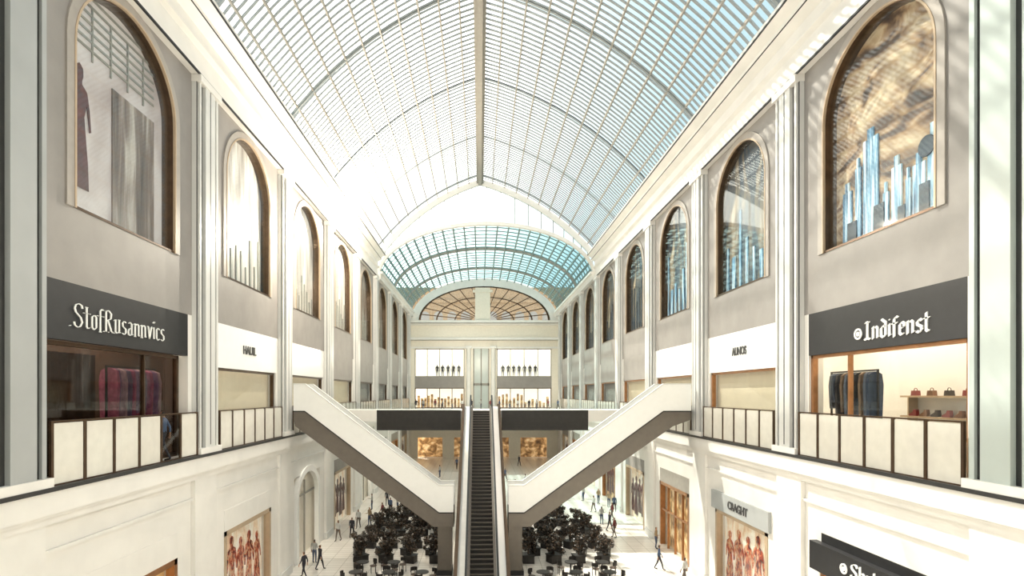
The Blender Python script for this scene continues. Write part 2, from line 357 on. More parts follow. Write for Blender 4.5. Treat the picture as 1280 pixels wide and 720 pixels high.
texts={(1,2):'AUNOS',(-1,2):'HAUIL'}
for s in(-1,1):
    for k in range(1,9):
        yc=(P[k]+P[k+1])/2; y0,y1=yc-3.75,yc+3.75
        if k==1: lab='charcoal sign shopfront with white lettering over bronze framed glass' if s<0 else 'charcoal sign shopfront with copper framed glass and bright interior'
        else: lab='upper level shopfront with pale sign and beige blinds'
        r=root('shopfront',(WX(s,.3),yc,BAL),lab,'shopfront','balcony shopfronts' if k>1 else None)
        SB=Z(1.55) if k==1 else Z(1.2)
        uo=.28 if (s<0 and k==1) else 0
        mb=MB(); lb(mb,s,.0,.3,y0,y1,SB,SOF)
        mk('sign_board',mb,'dark' if k==1 else ('white' if k<4 else 'taupe'),parent=r)
        if k==1:
            if s<0: pen_text('.StofRusannvics',s,-.03,18.85,Z(1.98),5.0,.46,r,'white',.115,.15,True)
            else:
                pen_text('Indifenst',s,-.03,18.15,Z(1.88),2.9,.41,r,'white',.23,.6)
                ring(s,-.05,19.95,Z(2.12),.20,r)
        elif (s,k) in texts: text_obj(texts[(s,k)],s,-.02,yc,Z(2.2),.6,r,'greytext',off=.01,fit=1.6)
        fm='copper' if s>0 else 'bronze'
        mb=MB()
        lb(mb,s,.1+uo,.3+uo,y0,y0+.15,BAL,SB); lb(mb,s,.1+uo,.3+uo,y1-.15,y1,BAL,SB); lb(mb,s,.1+uo,.3+uo,y0,y1,SB-.12,SB)
        divs=[y0+5.2] if k==1 else []
        for d in divs: lb(mb,s,.12+uo,.28+uo,d-.04,d+.04,BAL,SB)
        lb(mb,s,.12+uo,.28+uo,y0,y1,BAL,BAL+.15)
        mk('frame',mb,fm,parent=r)
        mb=MB(); lb(mb,s,.18+uo,.2+uo,y0,y1,BAL,SB); mk('glass',mb,'glass' if (s>0 or k>1) else 'darkglass',parent=r)
        if k>1:
            mb=MB(); lb(mb,s,.45,.6,y0,y1,BAL,SB); mk('blind',mb,'beige' if k<5 else 'taupe',parent=r)
        else:
            mb=MB()
            lb(mb,s,4.3,4.5,y0-1,y1+4,BAL,SOF,0); lb(mb,s,.6,4.5,y0-1.2,y0-1,BAL,SOF,0); lb(mb,s,.6,4.5,y1+4,y1+4.2,BAL,SOF,0)
            lb(mb,s,.6,4.5,y0-1,y1+4,SOF-.2,SOF,0); lb(mb,s,.6,4.5,y0-1,y1+4,BAL-.2,BAL,1)
            o=mk('wall_shop_left' if s<0 else 'wall_shop_right',mb,['white','cream'] if s>0 else ['wood','wood']); o['kind']='structure'
            mb=MB()
            for j in range(3): lb(mb,s,1.2+j,1.6+j,y0+.5,y1+3,SOF-.26,SOF-.2)
            o=mk('ceiling_light_panel',mb,mat('shop_lamp_%d'%s,(1,.84,.64),emis=5.5 if s>0 else 8)); o['kind']='structure'
s=-1
mb=MB(); n=60
A=[(WX(s,1.1+.08*math.sin(i*.9)),16.0+i*3.0/n,BAL+.02) for i in range(n+1)]; B=[(a[0],a[1],Z(1.3)) for a in A]
mb.sweep(A,B,(-.04,0,0)); tag(mk('curtain',mb,'curtain',origin=(WX(s,1.1),17.5,BAL+.02)),'dark brown pleated shop curtain behind glass','curtain')
def rack(s,u,y0,y1,zt,lab):
    r=root('clothes_rack',(WX(s,u),(y0+y1)/2,BAL),lab,'clothes rack')
    mb=MB()
    for y in(y0,y1-.06): lb(mb,s,u-.03,u+.03,y,y+.06,BAL,zt); lb(mb,s,u-.3,u+.3,y,y+.06,BAL,BAL+.06)
    lb(mb,s,u-.03,u+.03,y0,y1,zt-.05,zt+.01); mk('frame',mb,'dark',parent=r)
rack(-1,1.3,19.9,22.9,Z(1.0),'dark metal clothes rack with pink and purple garments')
gm=[mat('garment_%d'%i,c,.8,noise=.4,nscale=6,emis=.08) for i,c in enumerate([(.50,.16,.28),(.26,.16,.34),(.52,.38,.46),(.20,.16,.28),(.42,.12,.26)])]
gd=[mat('dark_garment_%d'%i,c,.8,noise=.4,nscale=6) for i,c in enumerate([(.03,.05,.09),(.10,.12,.16),(.20,.13,.08),(.02,.02,.025)])]
def garment(s,u,y,zt,m,h=1.5,w=.42):
    mb=MB()
    pts=[(-.07,0),(-w*.8,-.1),(-w,-.5),(-w+.05,-h),(w-.05,-h),(w,-.5),(w*.8,-.1),(.07,0)]
    mb.prism([(WX(s,u)+a,y,zt+b) for a,b in pts],(0,.14,0))
    return tag(mk('garment',mb,m,origin=(WX(s,u),y,zt)),'coloured garment hanging on the shop rack','clothing','hanging garments')
for i in range(13): garment(-1,1.31,20.05+i*.21,Z(.93),gm[i%5],random.uniform(1.3,2.8),random.uniform(.25,.42))
s=1
rack(1,1.3,20.8,23.6,Z(.9),'dark metal clothes rack with dark coats')
for i in range(10): garment(1,1.31,20.95+i*.255,Z(.83),gd[i%4],random.uniform(1.0,2.8),random.uniform(.22,.36))
r=root('display_shelf',(WX(s,4.0),19.5,BAL),'white wall display shelf inside bright shop','shelf')
mb=MB()
for z in(-1.7,-.95,-.15): lb(mb,s,3.6,4.28,15.4,22.8,Z(z),Z(z)+.07)
for y in(15.4,19.1,22.73): lb(mb,s,3.9,4.28,y,y+.07,BAL,Z(-.15))
mk('board',mb,'tan_trim',parent=r)
shm=[mat('shoe_%d'%i,c,.4,noise=.1) for i,c in enumerate([(.22,.03,.03),(.03,.02,.02),(.18,.08,.04)])]
def shoe(loc,m):
    mb=MB(); pr=[(0,0),(.34,0),(.36,.06),(.26,.11),(.15,.17),(.12,.26),(0,.26),(-.02,.1)]
    mb.prism([(loc[0]-.06,loc[1]+a,loc[2]+b) for a,b in pr],(.13,0,0))
    tag(mk('shoe',mb,m,origin=loc),'red brown leather shoe on white shelf','shoe','shoes on shelf')
def bag(loc,m):
    r=root('handbag',loc,'structured leather handbag on white shelf','handbag','handbags on shelf')
    x,y,z=loc; mb=MB(); mb.prism([(x-.09,y-.15,z),(x-.09,y+.15,z),(x-.09,y+.12,z+.2),(x-.09,y-.12,z+.2)],(.18,0,0)); mk('body',mb,m,parent=r)
    A=[(x-.01,y+.09*math.cos(t),z+.2+.11*math.sin(t)) for t in [math.pi*i/8 for i in range(9)]]; B=[(x-.01,y+.07*math.cos(t),z+.2+.09*math.sin(t)) for t in [math.pi*i/8 for i in range(9)]]
    mb=MB(); mb.sweep(A,B,(.02,0,0)); mk('handle',mb,m,parent=r)
for i in range(13): shoe((WX(s,3.72),15.7+i*.53,Z(-.88)),shm[i%3])
for i in range(9): bag((WX(s,3.85),15.9+i*.8,Z(-.08)),shm[(i+1)%3])

for s in(-1,1):
    for k in range(1,9):
        y0,y1=P[k]+.97,P[k+1]-.97; n=6; d=(y1-y0)/n
        r=root('railing',(WX(s,-.28),(y0+y1)/2,BAL),'slim bronze railing with pale infill panels on balcony edge','railing','balcony railings')
        mb=MB(); lb(mb,s,-.31,-.24,y0,y1,Z(-.80),Z(-.75)); mk('handrail',mb,'bronze',parent=r)
        mb=MB(); lb(mb,s,-.30,-.26,y0,y1,BAL,BAL+.04); mk('bottom_rail',mb,'bronze',parent=r)
        for i in range(n+1):
            mb=MB(); y=y0+d*i; w=.06 if 0<i<n else .05; yy=min(max(y,y0+w),y1-w)
            lb(mb,s,-.31,-.24,yy-w,yy+w,BAL,Z(-.80)); mk('post',mb,'bronze',parent=r)
        for i in range(n):
            mb=MB(); lb(mb,s,-.285,-.27,y0+d*i+.065,y0+d*(i+1)-.065,BAL+.04,Z(-.82)); mk('panel',mb,'glass' if (s<0 and k==1 and i==4) else 'railpanel',parent=r)

gt={(1,1):('Shubiet','dark','white'),(1,2):('CRAGHT','greypil','greytext'),(-1,1):(None,'plaster','dark'),(-1,2):(None,'plaster','dark')}
for s in(-1,1):
    for k in range(1,9):
        yc=(P[k]+P[k+1])/2; y0,y1=yc-2.9,yc+2.9
        if s<0 and k in(3,5): lab='white arched niche shopfront with pale doors'
        elif s>0 and k==3: lab='gold framed shop entrance glowing warm'
        else: lab='ground floor shopfront with lit poster window'
        r=root('shopfront',(WX(s,.3),yc,0),lab,'shopfront','ground floor shopfronts')
        if s<0 and k in(3,5):
            mb=MB(); mb.sweep(archpts(s,-.1,yc,2.2,0,Z(-7.0),1.6),archpts(s,-.1,yc,2.6,0,Z(-7.0),2.0),(s*.3,0,0)); mk('arch_frame',mb,'white',parent=r)
            mb=MB(); lb(mb,s,.4,.6,y0,y1,0,Z(-5.5)); mk('back_panel',mb,'cream',parent=r)
            mb=MB(); lb(mb,s,.2,.3,yc-.05,yc+.05,0,Z(-6)); lb(mb,s,.2,.3,y0,y1,Z(-7.0),Z(-6.9)); mk('mullion',mb,'rib',parent=r)
            continue
        sg=gt.get((s,k),(None,'rib' if k%2 else 'taupe','white'))
        big=(s,k)==(1,1); fl=(s,k)==(1,2)
        zs0,zs1=(Z(-6.95),Z(-5.85)) if big else (Z(-6.5),Z(-5.5))
        mb=MB(); lb(mb,s,-.3 if big else (-.15 if fl else -.02),.15,y0-(.3 if big or fl else 0),y1+(.3 if big or fl else 0),zs0,zs1)
        if big: lb(mb,s,.0,.15,y0,y1,Z(-5.9),Z(-5.5))
        mk('sign_board',mb,sg[1],parent=r)
        if fl: text_obj(sg[0],s,-.17,yc-.1,Z(-6.0),.6,r,sg[2],off=.01,fit=2.2)
        if big: pen_text(sg[0],s,-.33,18.8,Z(-6.55),2.2,.34,r,'white',.23,.6); ring(s,-.34,20.3,Z(-6.35),.19,r)
        mb=MB(); lb(mb,s,-.04,.3,y0,y0+.22,0,Z(-6.5)); lb(mb,s,-.04,.3,y1-.22,y1,0,Z(-6.5)); lb(mb,s,-.04,.3,y0,y1,Z(-6.72),Z(-6.5))
        if (s,k)==(1,3):
            for q in(1,2,3): lb(mb,s,.05,.2,y0+q*1.45-.05,y0+q*1.45+.05,0,Z(-6.6))
            lb(mb,s,.05,.2,y0,y1,2.6,2.72)
        mk('frame',mb,'copper' if k%2 else 'tan_trim',parent=r)
        mb=MB(); lb(mb,s,.5,.6,y0,y1,0,Z(-5.5)); mk('back_panel',mb,{(1,3):'interior_gold',(1,2):'art_warm',(-1,2):'art_warm'}.get((s,k),'warmglow' if k==1 else ('interior_gold' if k%2 else 'art_warm')),parent=r)
        mb=MB()
        if k!=3:
            for j in range(5): figure(mb,s,.46,y0+.8+j*1.05,.4+.2*(j%3),3.0+.5*(j%2),0,1.3)
            mk('figure_print',mb,'red' if k==2 else 'winered',parent=r)
        mb=MB(); lb(mb,s,.16,.18,y0,y1,0,Z(-6.5)); mk('glass',mb,'glass',parent=r)

# ---------------------------------------------------------------- far wall
def fb(mb,x0,x1,z0,z1,d0=0,d1=.5,m=0): mb.box(x0,x1,YF+d0,YF+d1,z0,z1,m)
mb=MB()
xl,xr=-WL,WR
fb(mb,xl,xr,Z(7.8),Z(12.6)); 
for a,b in((xl,-11.3),(-2.7,-1.2),(1.6,2.9),(12.4,xr)): fb(mb,a,b,Z(-3.3),Z(7.8))
fb(mb,-11.3,-2.7,Z(1.0),Z(2.9),m=1); fb(mb,2.9,12.4,Z(1.0),Z(2.9),m=1)
fb(mb,xl,xr,Z(-7.6),Z(-3.3)); 
for a,b in((xl,-10.8),(-6.5,-4.5),(-1,1.2),(5,7),(11.6,xr)): fb(mb,a,b,0,Z(-7.6))
w=mk('wall_far',mb,['cream','taupe']);w['kind']='structure'
mb=MB(); fb(mb,xl,xr,Z(9.3),Z(9.7),-.5,0); fb(mb,xl,xr,Z(11.8),Z(12.2),-.5,0); fb(mb,xl,xr,Z(12.2),Z(12.6),-.9,0); fb(mb,xl,xr,Z(7.8),Z(8.1),-.2,0); trim(mb,'plaster')
mb=MB(); fb(mb,xl,xr,Z(9.2),Z(9.3),-.5,0); fb(mb,xl,xr,Z(12.1),Z(12.2),-.92,-.5); trim(mb,'rib')
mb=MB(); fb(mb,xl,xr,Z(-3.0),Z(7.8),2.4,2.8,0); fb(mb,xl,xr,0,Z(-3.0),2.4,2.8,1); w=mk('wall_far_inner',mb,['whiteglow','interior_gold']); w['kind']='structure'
for x0,x1 in((-11.3,-2.7),(2.9,12.4)):
    for z0,z1,lab in((2.9,7.8,'wide display window with white interior'),(-2.54,1.0,'lit shop window under dark sign band')):
        wn[0]+=1
        r=root('window_%d'%wn[0],((x0+x1)/2,YF+.2,Z(z0)),lab,'window',kind='structure')
        mb=MB()
        fb(mb,x0,x1,Z(z0),Z(z0)+.15,.1,.35); fb(mb,x0,x1,Z(z1)-.15,Z(z1),.1,.35); fb(mb,x0,x0+.15,Z(z0),Z(z1),.1,.35); fb(mb,x1-.15,x1,Z(z0),Z(z1),.1,.35)
        for i in range(1,4): xx=x0+(x1-x0)*i/4; fb(mb,xx-.06,xx+.06,Z(z0),Z(z1),.1,.35)
        mk('frame',mb,'bronze' if z0<0 else 'rib',parent=r)
        mb=MB(); fb(mb,x0,x1,Z(z0),Z(z1),.2,.22); mk('glass',mb,'glass',parent=r)
        if z0<0:
            mb=MB()
            for i in range(14):
                xx=x0+.5+i*(x1-x0-1)/13; h=random.uniform(.8,2.6); fb(mb,xx-.2,xx+.2,BAL,BAL+h,1.6,2.0)
            mk('merchandise',mb,'interior_gold',parent=r)
wn[0]+=1
r=root('door_1',(.2,YF+.2,BAL),'tall white double door between pale columns','door',kind='structure')
mb=MB(); fb(mb,-1.2,1.6,BAL,Z(7.8),.1,.3); mk('leaf',mb,'mint',parent=r)
mb=MB()
for x in(-1.2,.1,1.4): fb(mb,x,x+.2,BAL,Z(7.8),0,.1)
fb(mb,-1.2,1.6,Z(1.4),Z(1.8),0,.1); mk('frame',mb,'rib',parent=r)
for x in(-1.95,2.25):
    r=root('column',(x,YF-.5,BAL),'pale stone column beside the tall door','column','door columns')
    mb=MB(); mb.cyl((x,YF-.5,BAL+.4),.4,.36,9.9,16); mk('shaft',mb,'plaster',parent=r,smooth=False)
    mb=MB(); mb.box(x-.5,x+.5,YF-1,YF-.01,BAL,BAL+.4); mk('base',mb,'plaster',parent=r)
    mb=MB(); mb.box(x-.5,x+.5,YF-1,YF-.21,Z(7.76),Z(8.2)); mk('capital',mb,'plaster',parent=r)
mb=MB(); mb.box(xl,xr,82,YF,Z(-3.3),BAL); trim(mb,'plaster')
# bridge
BD=Z(-1.35)
r=root('footbridge',(0.7,47,BD),'dark edged footbridge crossing the hall at escalator top','footbridge')
bl,br_=-WL+.46,WR-.46; fl_,fr_=-8.3,8.7
mb=MB(); mb.box(bl,br_,45.15,49,BD-.5,BD); mk('deck',mb,'plaster',parent=r)
mb=MB(); mb.box(fl_,-1.55,45.0,45.15,BD-1.6,BD+.02); mb.box(1.75,fr_,45.0,45.15,BD-1.6,BD+.02); mk('fascia',mb,'darkband',parent=r)
mb=MB(); mb.box(bl,fl_,45.0,45.15,BD-.9,BD+.02); mb.box(fr_,br_,45.0,45.15,BD-.9,BD+.02); mb.box(bl,br_,49,49.15,BD-.7,BD); mk('pale_edge',mb,'plaster',parent=r)
mb=MB(); mb.box(bl,-1.6,45.05,45.1,BD+.02,BD+.6); mb.box(1.8,br_,45.05,45.1,BD+.02,BD+.6); mk('glass',mb,'glass',parent=r)

# ---------------------------------------------------------------- roof
def prof(side,n=10,top=25.0,spr=16.4):
    xw=(WL if side<0 else WR)*side*1.0
    p0=Vector((xw,0,Z(spr)));p1=Vector((xw*.60,0,Z(spr+(top-spr)*.74)));p2=Vector((0,0,Z(top)))
    return [p0*(1-t)**2+p1*2*t*(1-t)+p2*t*t for t in [i/n for i in range(n+1)]]
def thick(pts,th):
    out=[]
    for i,p in enumerate(pts):
        a=pts[max(0,i-1)];b=pts[min(len(pts)-1,i+1)]; d=(b-a).normalized(); nn=Vector((-d.z,0,d.x))
        if nn.z<0: nn=-nn
        out.append(p-nn*th)
    return out
ce=root('ceiling',(0,20,Z(16.4)),'long gabled glass atrium roof with steel glazing bars','glass roof',kind='structure')
def at(pts,y): return [Vector((p.x,y,p.z)) for p in pts]
mb=MB()
for side in(-1,1):
    A=prof(side); B=thick(A,.07)
    y=-9.5
    while y<YJ:
        mb.sweep(at(A,y),at(B,y),(0,.14,0)); y+=.5
o=mk('glazing_bar',mb,'bar',parent=ce); o['kind']='stuff'
for side in(-1,1):
    A=prof(side); B=thick(A,.14)
    for y in [4.4+9.9*i for i in range(0,7)]:
        mb=MB(); mb.sweep(at(A,y),at(B,y),(0,.16,0)); mk('principal_rib',mb,'bar',parent=ce)
    A=prof(side,11); B=thick(A,.24)
    for i in range(1,11):
        a=A[i];b=B[i];w=.05
        mb=MB(); mb.box(a.x-w,a.x+w,-9.5,YJ,b.z,a.z); mk('purlin',mb,'rib',parent=ce)
    mb=MB(); A=prof(side,10); 
    vs=[Vector((p.x,-10,p.z+.03)) for p in A]+[Vector((p.x,YJ,p.z+.03)) for p in A]; n=len(A)
    mb.add(vs,[(i,i+1,n+i+1,n+i) for i in range(n-1)]); mk('glass',mb,'roofglass',parent=ce)
mb=MB(); mb.box(-.40,.40,-9.5,YJ,Z(24.4),Z(25.0)); mb.box(-.18,.18,-9.5,YJ,Z(24.1),Z(24.4)); mk('ridge_beam',mb,'rib',parent=ce)
ga=root('gable_screen',(0,YJ,Z(13)),'glazed gable screen with white arched truss where roofs meet','gable screen',kind='structure')
for side in(-1,1):
    A=thick(prof(side),.05); B=thick(prof(side),.7); mb=MB(); mb.sweep(at(A,YJ+.02),at(B,YJ+.02),(0,.4,0)); mk('arched_truss',mb,'palebar',parent=ga)
BC=.75
def barrel(n=24,h=6.4,spr=13.6,k=1.0):
    hw=(WL+WR)/2*k
    return [Vector((BC+hw*math.cos(math.pi*(1-i/n)),0,Z(spr)+h*math.sin(math.pi*(1-i/n)))) for i in range(n+1)]
A=at(barrel(),YJ+.2)
gl=prof(-1,40);gr=prof(1,40)
def gz(x):
    arr=gl if x<0 else gr
    best=min(arr,key=lambda p:abs(p.x-x)); return best.z-.5
mb=MB()
for i in range(len(A)-1):
    a,b=A[i],A[i+1]
    za,zb=max(gz(a.x),a.z+.01),max(gz(b.x),b.z+.01)
    mb.add([a,b,(b.x,b.y,zb),(a.x,a.y,za)],[(0,1,2,3)])
mk('infill_glass',mb,'roofglass',parent=ga)
for i in range(2,len(A)-2,1):
    mb=MB(); a=A[i]; mb.box(a.x-.05,a.x+.05,YJ+.15,YJ+.25,a.z,max(gz(a.x),a.z+.02)); mk('infill_mullion',mb,'bar',parent=ga)
mb=MB(); mb.sweep(at(barrel(),YJ+.02),at(barrel(h=6.0,k=.975),YJ+.02),(0,.5,0)); mk('barrel_ring',mb,'palebar',parent=ga)
bv=root('barrel_vault_roof',(BC,81,Z(13.6)),'teal glazed barrel vault over the end of the hall','glass roof',kind='structure')
mb=MB(); y=YJ+.6
while y<YF: mb.sweep(at(barrel(),y),at(barrel(h=6.3,k=.99),y),(0,.12,0)); y+=1.5
mk('arch_rib',mb,'bluebar',parent=bv)
mb=MB()
for p in barrel(30)[1:-1]: mb.box(p.x-.09,p.x+.09,YJ+.5,YF,p.z-.3,p.z-.05)
mk('purlin',mb,'bluebar',parent=bv)
for y in(76.5,88.5):
    mb=MB(); mb.sweep(at(barrel(),y),at(barrel(h=6.1,k=.98),y),(0,.25,0)); mk('main_arch',mb,'rib',parent=bv)
mb=MB(); A=barrel(); n=len(A); vs=at(A,YJ+.3)+at(A,YF+.3); mb.add([Vector((v.x,v.y,v.z+.03)) for v in vs],[(i,i+1,n+i+1,n+i) for i in range(n-1)]); mk('glass',mb,'tealglass',parent=bv)
# lunette
wn[0]+=1
lu=root('window_%d'%wn[0],(BC,YF,Z(12.6)),'half round fan window with pale mullions and central pier','window',kind='structure')
def semi(rx,rz,y,n=24): return [Vector((BC+rx*math.cos(math.pi*(1-i/n)),y,Z(12.6)+rz*math.sin(math.pi*(1-i/n)))) for i in range(n+1)]
mb=MB()
for rx,rz,t in((11.4,6.0,.97),(8.4,4.2,.97),(5.2,2.6,.96)): mb.sweep(semi(rx,rz,YF),semi(rx*t,rz*t,YF),(0,.3,0))
for i in range(1,16):
    a=math.pi*i/16; A_=Vector((BC+2.2*math.cos(a),YF,Z(12.6)+1.1*math.sin(a)));B_=Vector((BC+11.3*math.cos(a),YF,Z(12.6)+5.9*math.sin(a))); d=(B_-A_).normalized();nn=Vector((-d.z,0,d.x))*.07
    mb.prism([A_-nn,B_-nn,B_+nn,A_+nn],(0,.2,0))
mk('mullion',mb,'bronze',parent=lu)
mb=MB(); mb.sweep(semi(12.75,7.4,YF),semi(11.3,5.9,YF),(0,.3,0)); mk('surround',mb,'plaster',parent=lu)
mb=MB(); mb.box(BC-1.6,BC+1.0,YF-.3,YF,Z(12.6),Z(18.3)); mb.box(BC-2.0,BC+1.4,YF-.4,YF,Z(17.5),Z(17.9)); mk('central_pier',mb,'cream',parent=lu)
mb=MB(); mb.prism(semi(11.3,5.9,YF+.1),(0,.04,0)); mk('glass',mb,'glass',parent=lu)
r=root('building',(0,124,0),'tan stone building with arched upper row outside','building')
mb=MB(); mb.box(-22,23,124,130,0,Z(23.5)); mb.box(-23,24,123.5,124,Z(20.1),Z(20.7)); mk('body',mb,'tan',parent=r)
mb=MB()
for i in range(13):
    x=-18.2+i*3
    mb.prism([(x-1,123.95,Z(15))]+[(x+1*math.cos(math.pi*(1-j/8)),123.95,Z(17.2)+1*math.sin(math.pi*(1-j/8))) for j in range(9)]+[(x+1,123.95,Z(15))],(0,.05,0))
mk('window',mb,'pilside',parent=r)

# ---------------------------------------------------------------- centre escalator
CX=.1; YB,ZT=28.0,BD; SL=ZT/17.0
def ez(y): return SL*(y-YB)
es=root('escalator',(CX,YB,0),'long straight central escalator with dark steps and pale balustrades','escalator')
ns=54; run=17.0/ns; ris=ZT/ns
stepme=None
for i in range(ns):
    y=YB+i*run; z=(i+1)*ris
    if stepme is None:
        mb=MB(); mb.box(CX-.65,CX+.65,y,y+run+.04,z-ris-.15,z-.02,0); mb.box(CX-.65,CX+.65,y,y+.04,z-.03,z,1); mb.box(CX-.65,CX+.65,y+.04,y+run,z-.03,z-.01,0)
        o=mk('step',mb,['step','stepedge'],parent=es); stepme=o; base=(y,z)
    else:
        o=stepme.copy(); COL.objects.link(o); o.parent=es; o.location=(0,y-base[0],z-base[1])
def slopebox(mb,x0,x1,y0,y1,o0,o1,m=0):
    mb.prism([(x0,y0,ez(y0)+o0),(x0,y1,ez(y1)+o0),(x0,y1,ez(y1)+o1),(x0,y0,ez(y0)+o1)],(x1-x0,0,0),m)
YT=44.98
for sd in(-1,1):
    mb=MB(); slopebox(mb,CX+sd*.65,CX+sd*.8,YB,YT,-.2,.3); mk('skirt',mb,'truss',parent=es)
    mb=MB(); slopebox(mb,CX+sd*.82,CX+sd*.86,YB,YT,.3,1.15); mk('balustrade_panel',mb,'darkglass',parent=es)
    mb=MB(); slopebox(mb,CX+sd*.78,CX+sd*.90,YB-.4,YT,1.15,1.25); mk('handrail',mb,'black',parent=es)
    mb=MB(); slopebox(mb,CX+sd*.8,CX+sd*1.32,YB,YT,.1,.32); mk('deck',mb,'white' if sd>0 else 'palebar',parent=es)
    mb=MB(); slopebox(mb,CX+sd*1.32,CX+sd*1.52,YB,YT,-.4,.55); mk('outer_edge',mb,'bronze',parent=es)
    mb=MB(); mb.prism([(CX+sd*1.36,YB,0),(CX+sd*1.36,YT,0),(CX+sd*1.36,YT,ez(YT)-.4),(CX+sd*1.36,YB,.01)],(sd*.12,0,0)); mk('side_cladding',mb,'truss',parent=es)
for sd in(-1,1):
    W=WL if sd<0 else WR
    xe=W-.6; xt=10.7 if sd<0 else 11.2; xb=2.5 if sd<0 else 2.7; xi=1.62 if sd<0 else 1.75
    zt,zb=-.9,-7.1
    es2=root('escalator',(sd*xb,35,Z(zb)),'side escalator with white balustrade and taupe cladding rising to the wall','escalator','side escalators')
    ya,yb=34.2,36.0
    fl=[(xe,zt),(xt,zt),(xb,zb),(xi,zb)]
    def poly(offs_top,offs_bot,y,th,mname,nm):
        mb=MB(); top=[(sd*x,y,Z(z+offs_top)) for x,z in fl]; bot=[(sd*x,y,Z(z+offs_bot)) for x,z in reversed(fl)]
        mb.prism(top+bot,(0,th,0)); mk(nm,mb,mname,parent=es2)
    mb=MB(); und=[(xi,-8.15),(xb+.35,-8.15),(xt+.6,-2.0),(xe,-1.6)]
    mb.prism([(sd*x,ya+.05,Z(z)) for x,z in fl+und],(0,yb-ya-.1,0)); mk('truss_cladding',mb,'truss',parent=es2)
    for y,nm in((ya,'a'),(yb-.12,'b')):
        poly(1.45,-.15,y,.12,'white','balustrade')
        poly(1.52,1.45,y-.03,.18,'palebar','handrail')
        poly(-.15,-.22,y-.02,.16,'dark','edge_strip')
    nst=42; st=None; dx=(xt-xb)/nst; dz=(zt-zb)/nst
    for i in range(nst):
        x=xb+i*dx; z=Z(zb)+(i+1)*dz
        if st is None:
            mb=MB(); mb.box(sd*x,sd*(x+dx+.03),ya+.2,yb-.2,z-.25,z); st=mk('step',mb,'step',parent=es2)
        else:
            o=st.copy(); COL.objects.link(o); o.parent=es2; o.location=(sd*i*dx,0,i*dz)
    r=root('landing_pier',(sd*2.2,35,0),'square taupe pier carrying the lower escalator landing','pier','landing piers')
    mb=MB(); mb.box(sd*1.75,sd*2.6,34.5,35.7,0,Z(-8.17)); mk('shaft',mb,'truss',parent=r); mb=MB(); mb.box(sd*1.72,sd*2.7,34.4,35.8,0,.3); mk('base',mb,'dark',parent=r)

# ---------------------------------------------------------------- bushes
def make_tree(loc,h,cr,seed,mlist):
    rnd=random.Random(seed)
    r=root('potted_tree',loc,'dark leafed ornamental bush in a square charcoal planter','potted tree','bushes in planters')
    x,y,z=loc
    mb=MB(); mb.box(x-.38,x+.38,y-.38,y+.38,z,z+.55); mb.box(x-.42,x+.42,y-.42,y+.42,z+.5,z+.57); mk('planter',mb,'darkband',parent=r)
    mb=MB(); mb.cyl((x,y,z+.5),.06,.04,h*.55,8)
    for j in range(5):
        a=j*1.256; A=Vector((x,y,z+h*.4)); B=A+Vector((math.cos(a)*cr*.6,math.sin(a)*cr*.6,h*.25)); d=(B-A).normalized(); n1=d.cross(Vector((0,0,1))).normalized()*.03; n2=d.cross(n1).normalized()*.03
        mb.add([A+n1,A+n2,A-n1,A-n2,B+n1,B+n2,B-n1,B-n2],[(0,1,5,4),(1,2,6,5),(2,3,7,6),(3,0,4,7)])
    mk('trunk',mb,'bark',parent=r)
    mb=MB(); bl=[(Vector((x+rnd.uniform(-.65,.65)*cr,y+rnd.uniform(-.65,.65)*cr,z+rnd.uniform(.7,h-.25))),cr*rnd.uniform(.28,.42)) for _ in range(11)]
    for c,rad in bl:
        for j in range(70):
            d=Vector((rnd.gauss(0,1),rnd.gauss(0,1),rnd.gauss(0,1))).normalized(); p=c+d*rad*rnd.uniform(.6,1.05)
            d1=Vector((rnd.gauss(0,1),rnd.gauss(0,1),rnd.gauss(0,.6))).normalized()*rnd.uniform(.06,.12); d2=d1.cross(d).normalized()*.05
            mb.add([p-d1,p+d2,p+d1,p-d2],[(0,1,2,3)],0 if rnd.random()<.72 else 1)
    mk('foliage',mb,mlist,parent=r)
    return r
T=[make_tree((-2.95,37.2,0),1.9,.72,1,['leaf','leaf2']),make_tree((3.2,37.2,0),2.1,.70,2,['leaf','leaf2'])]
i=0
rr_=random.Random(5)
for row in range(10):
    y=37.2+row*1.75
    for sd in(-1,1):
        for c in range(4 if row<7 else 3):
            if row==0 and c==0: continue
            x=sd*(2.95+c*1.65+(row%2)*.5)+(.3 if sd>0 else 0)
            i+=1; clone(T[i%2],(x,y,0),i*1.3,rr_.uniform(.7,1.0))
def make_table(loc):
    r=root('cafe_table',loc,'small round dark cafe table on a pedestal','table','cafe tables'); x,y,z=loc
    mb=MB(); mb.cyl((x,y,z+.72),.4,.4,.04,20); mk('top',mb,'darkband',parent=r)
    mb=MB(); mb.cyl((x,y,z+.03),.04,.04,.69,10); mk('pedestal',mb,'black',parent=r)
    mb=MB(); mb.cyl((x,y,z),.25,.22,.03,16); mk('base',mb,'black',parent=r); return r
def make_chair(loc):
    r=root('cafe_chair',loc,'dark cafe chair with curved backrest','chair','cafe chairs'); x,y,z=loc
    mb=MB(); mb.cyl((x,y,z+.43),.2,.22,.05,14); mk('seat',mb,'wood',parent=r)
    A=[(x+.24*math.cos(t),y+.24*math.sin(t),z+.62) for t in [math.pi*(1+i/8) for i in range(9)]]; B=[(a[0],a[1],z+.86) for a in A]
    mb=MB()
    for a0,a1,b1,b0 in zip(A,A[1:],B[1:],B): mb.add([a0,a1,b1,b0],[(0,1,2,3)])
    mk('backrest',mb,'darkband',parent=r)
    for i in range(4):
        t=math.pi*(.25+.5*i); mb=MB(); h=.43 if i<2 else .8; mb.cyl((x+.19*math.cos(t),y+.19*math.sin(t),z),.02,.02,h,6); mk('leg',mb,'black',parent=r)
    return r
tb=ch=None; n=0
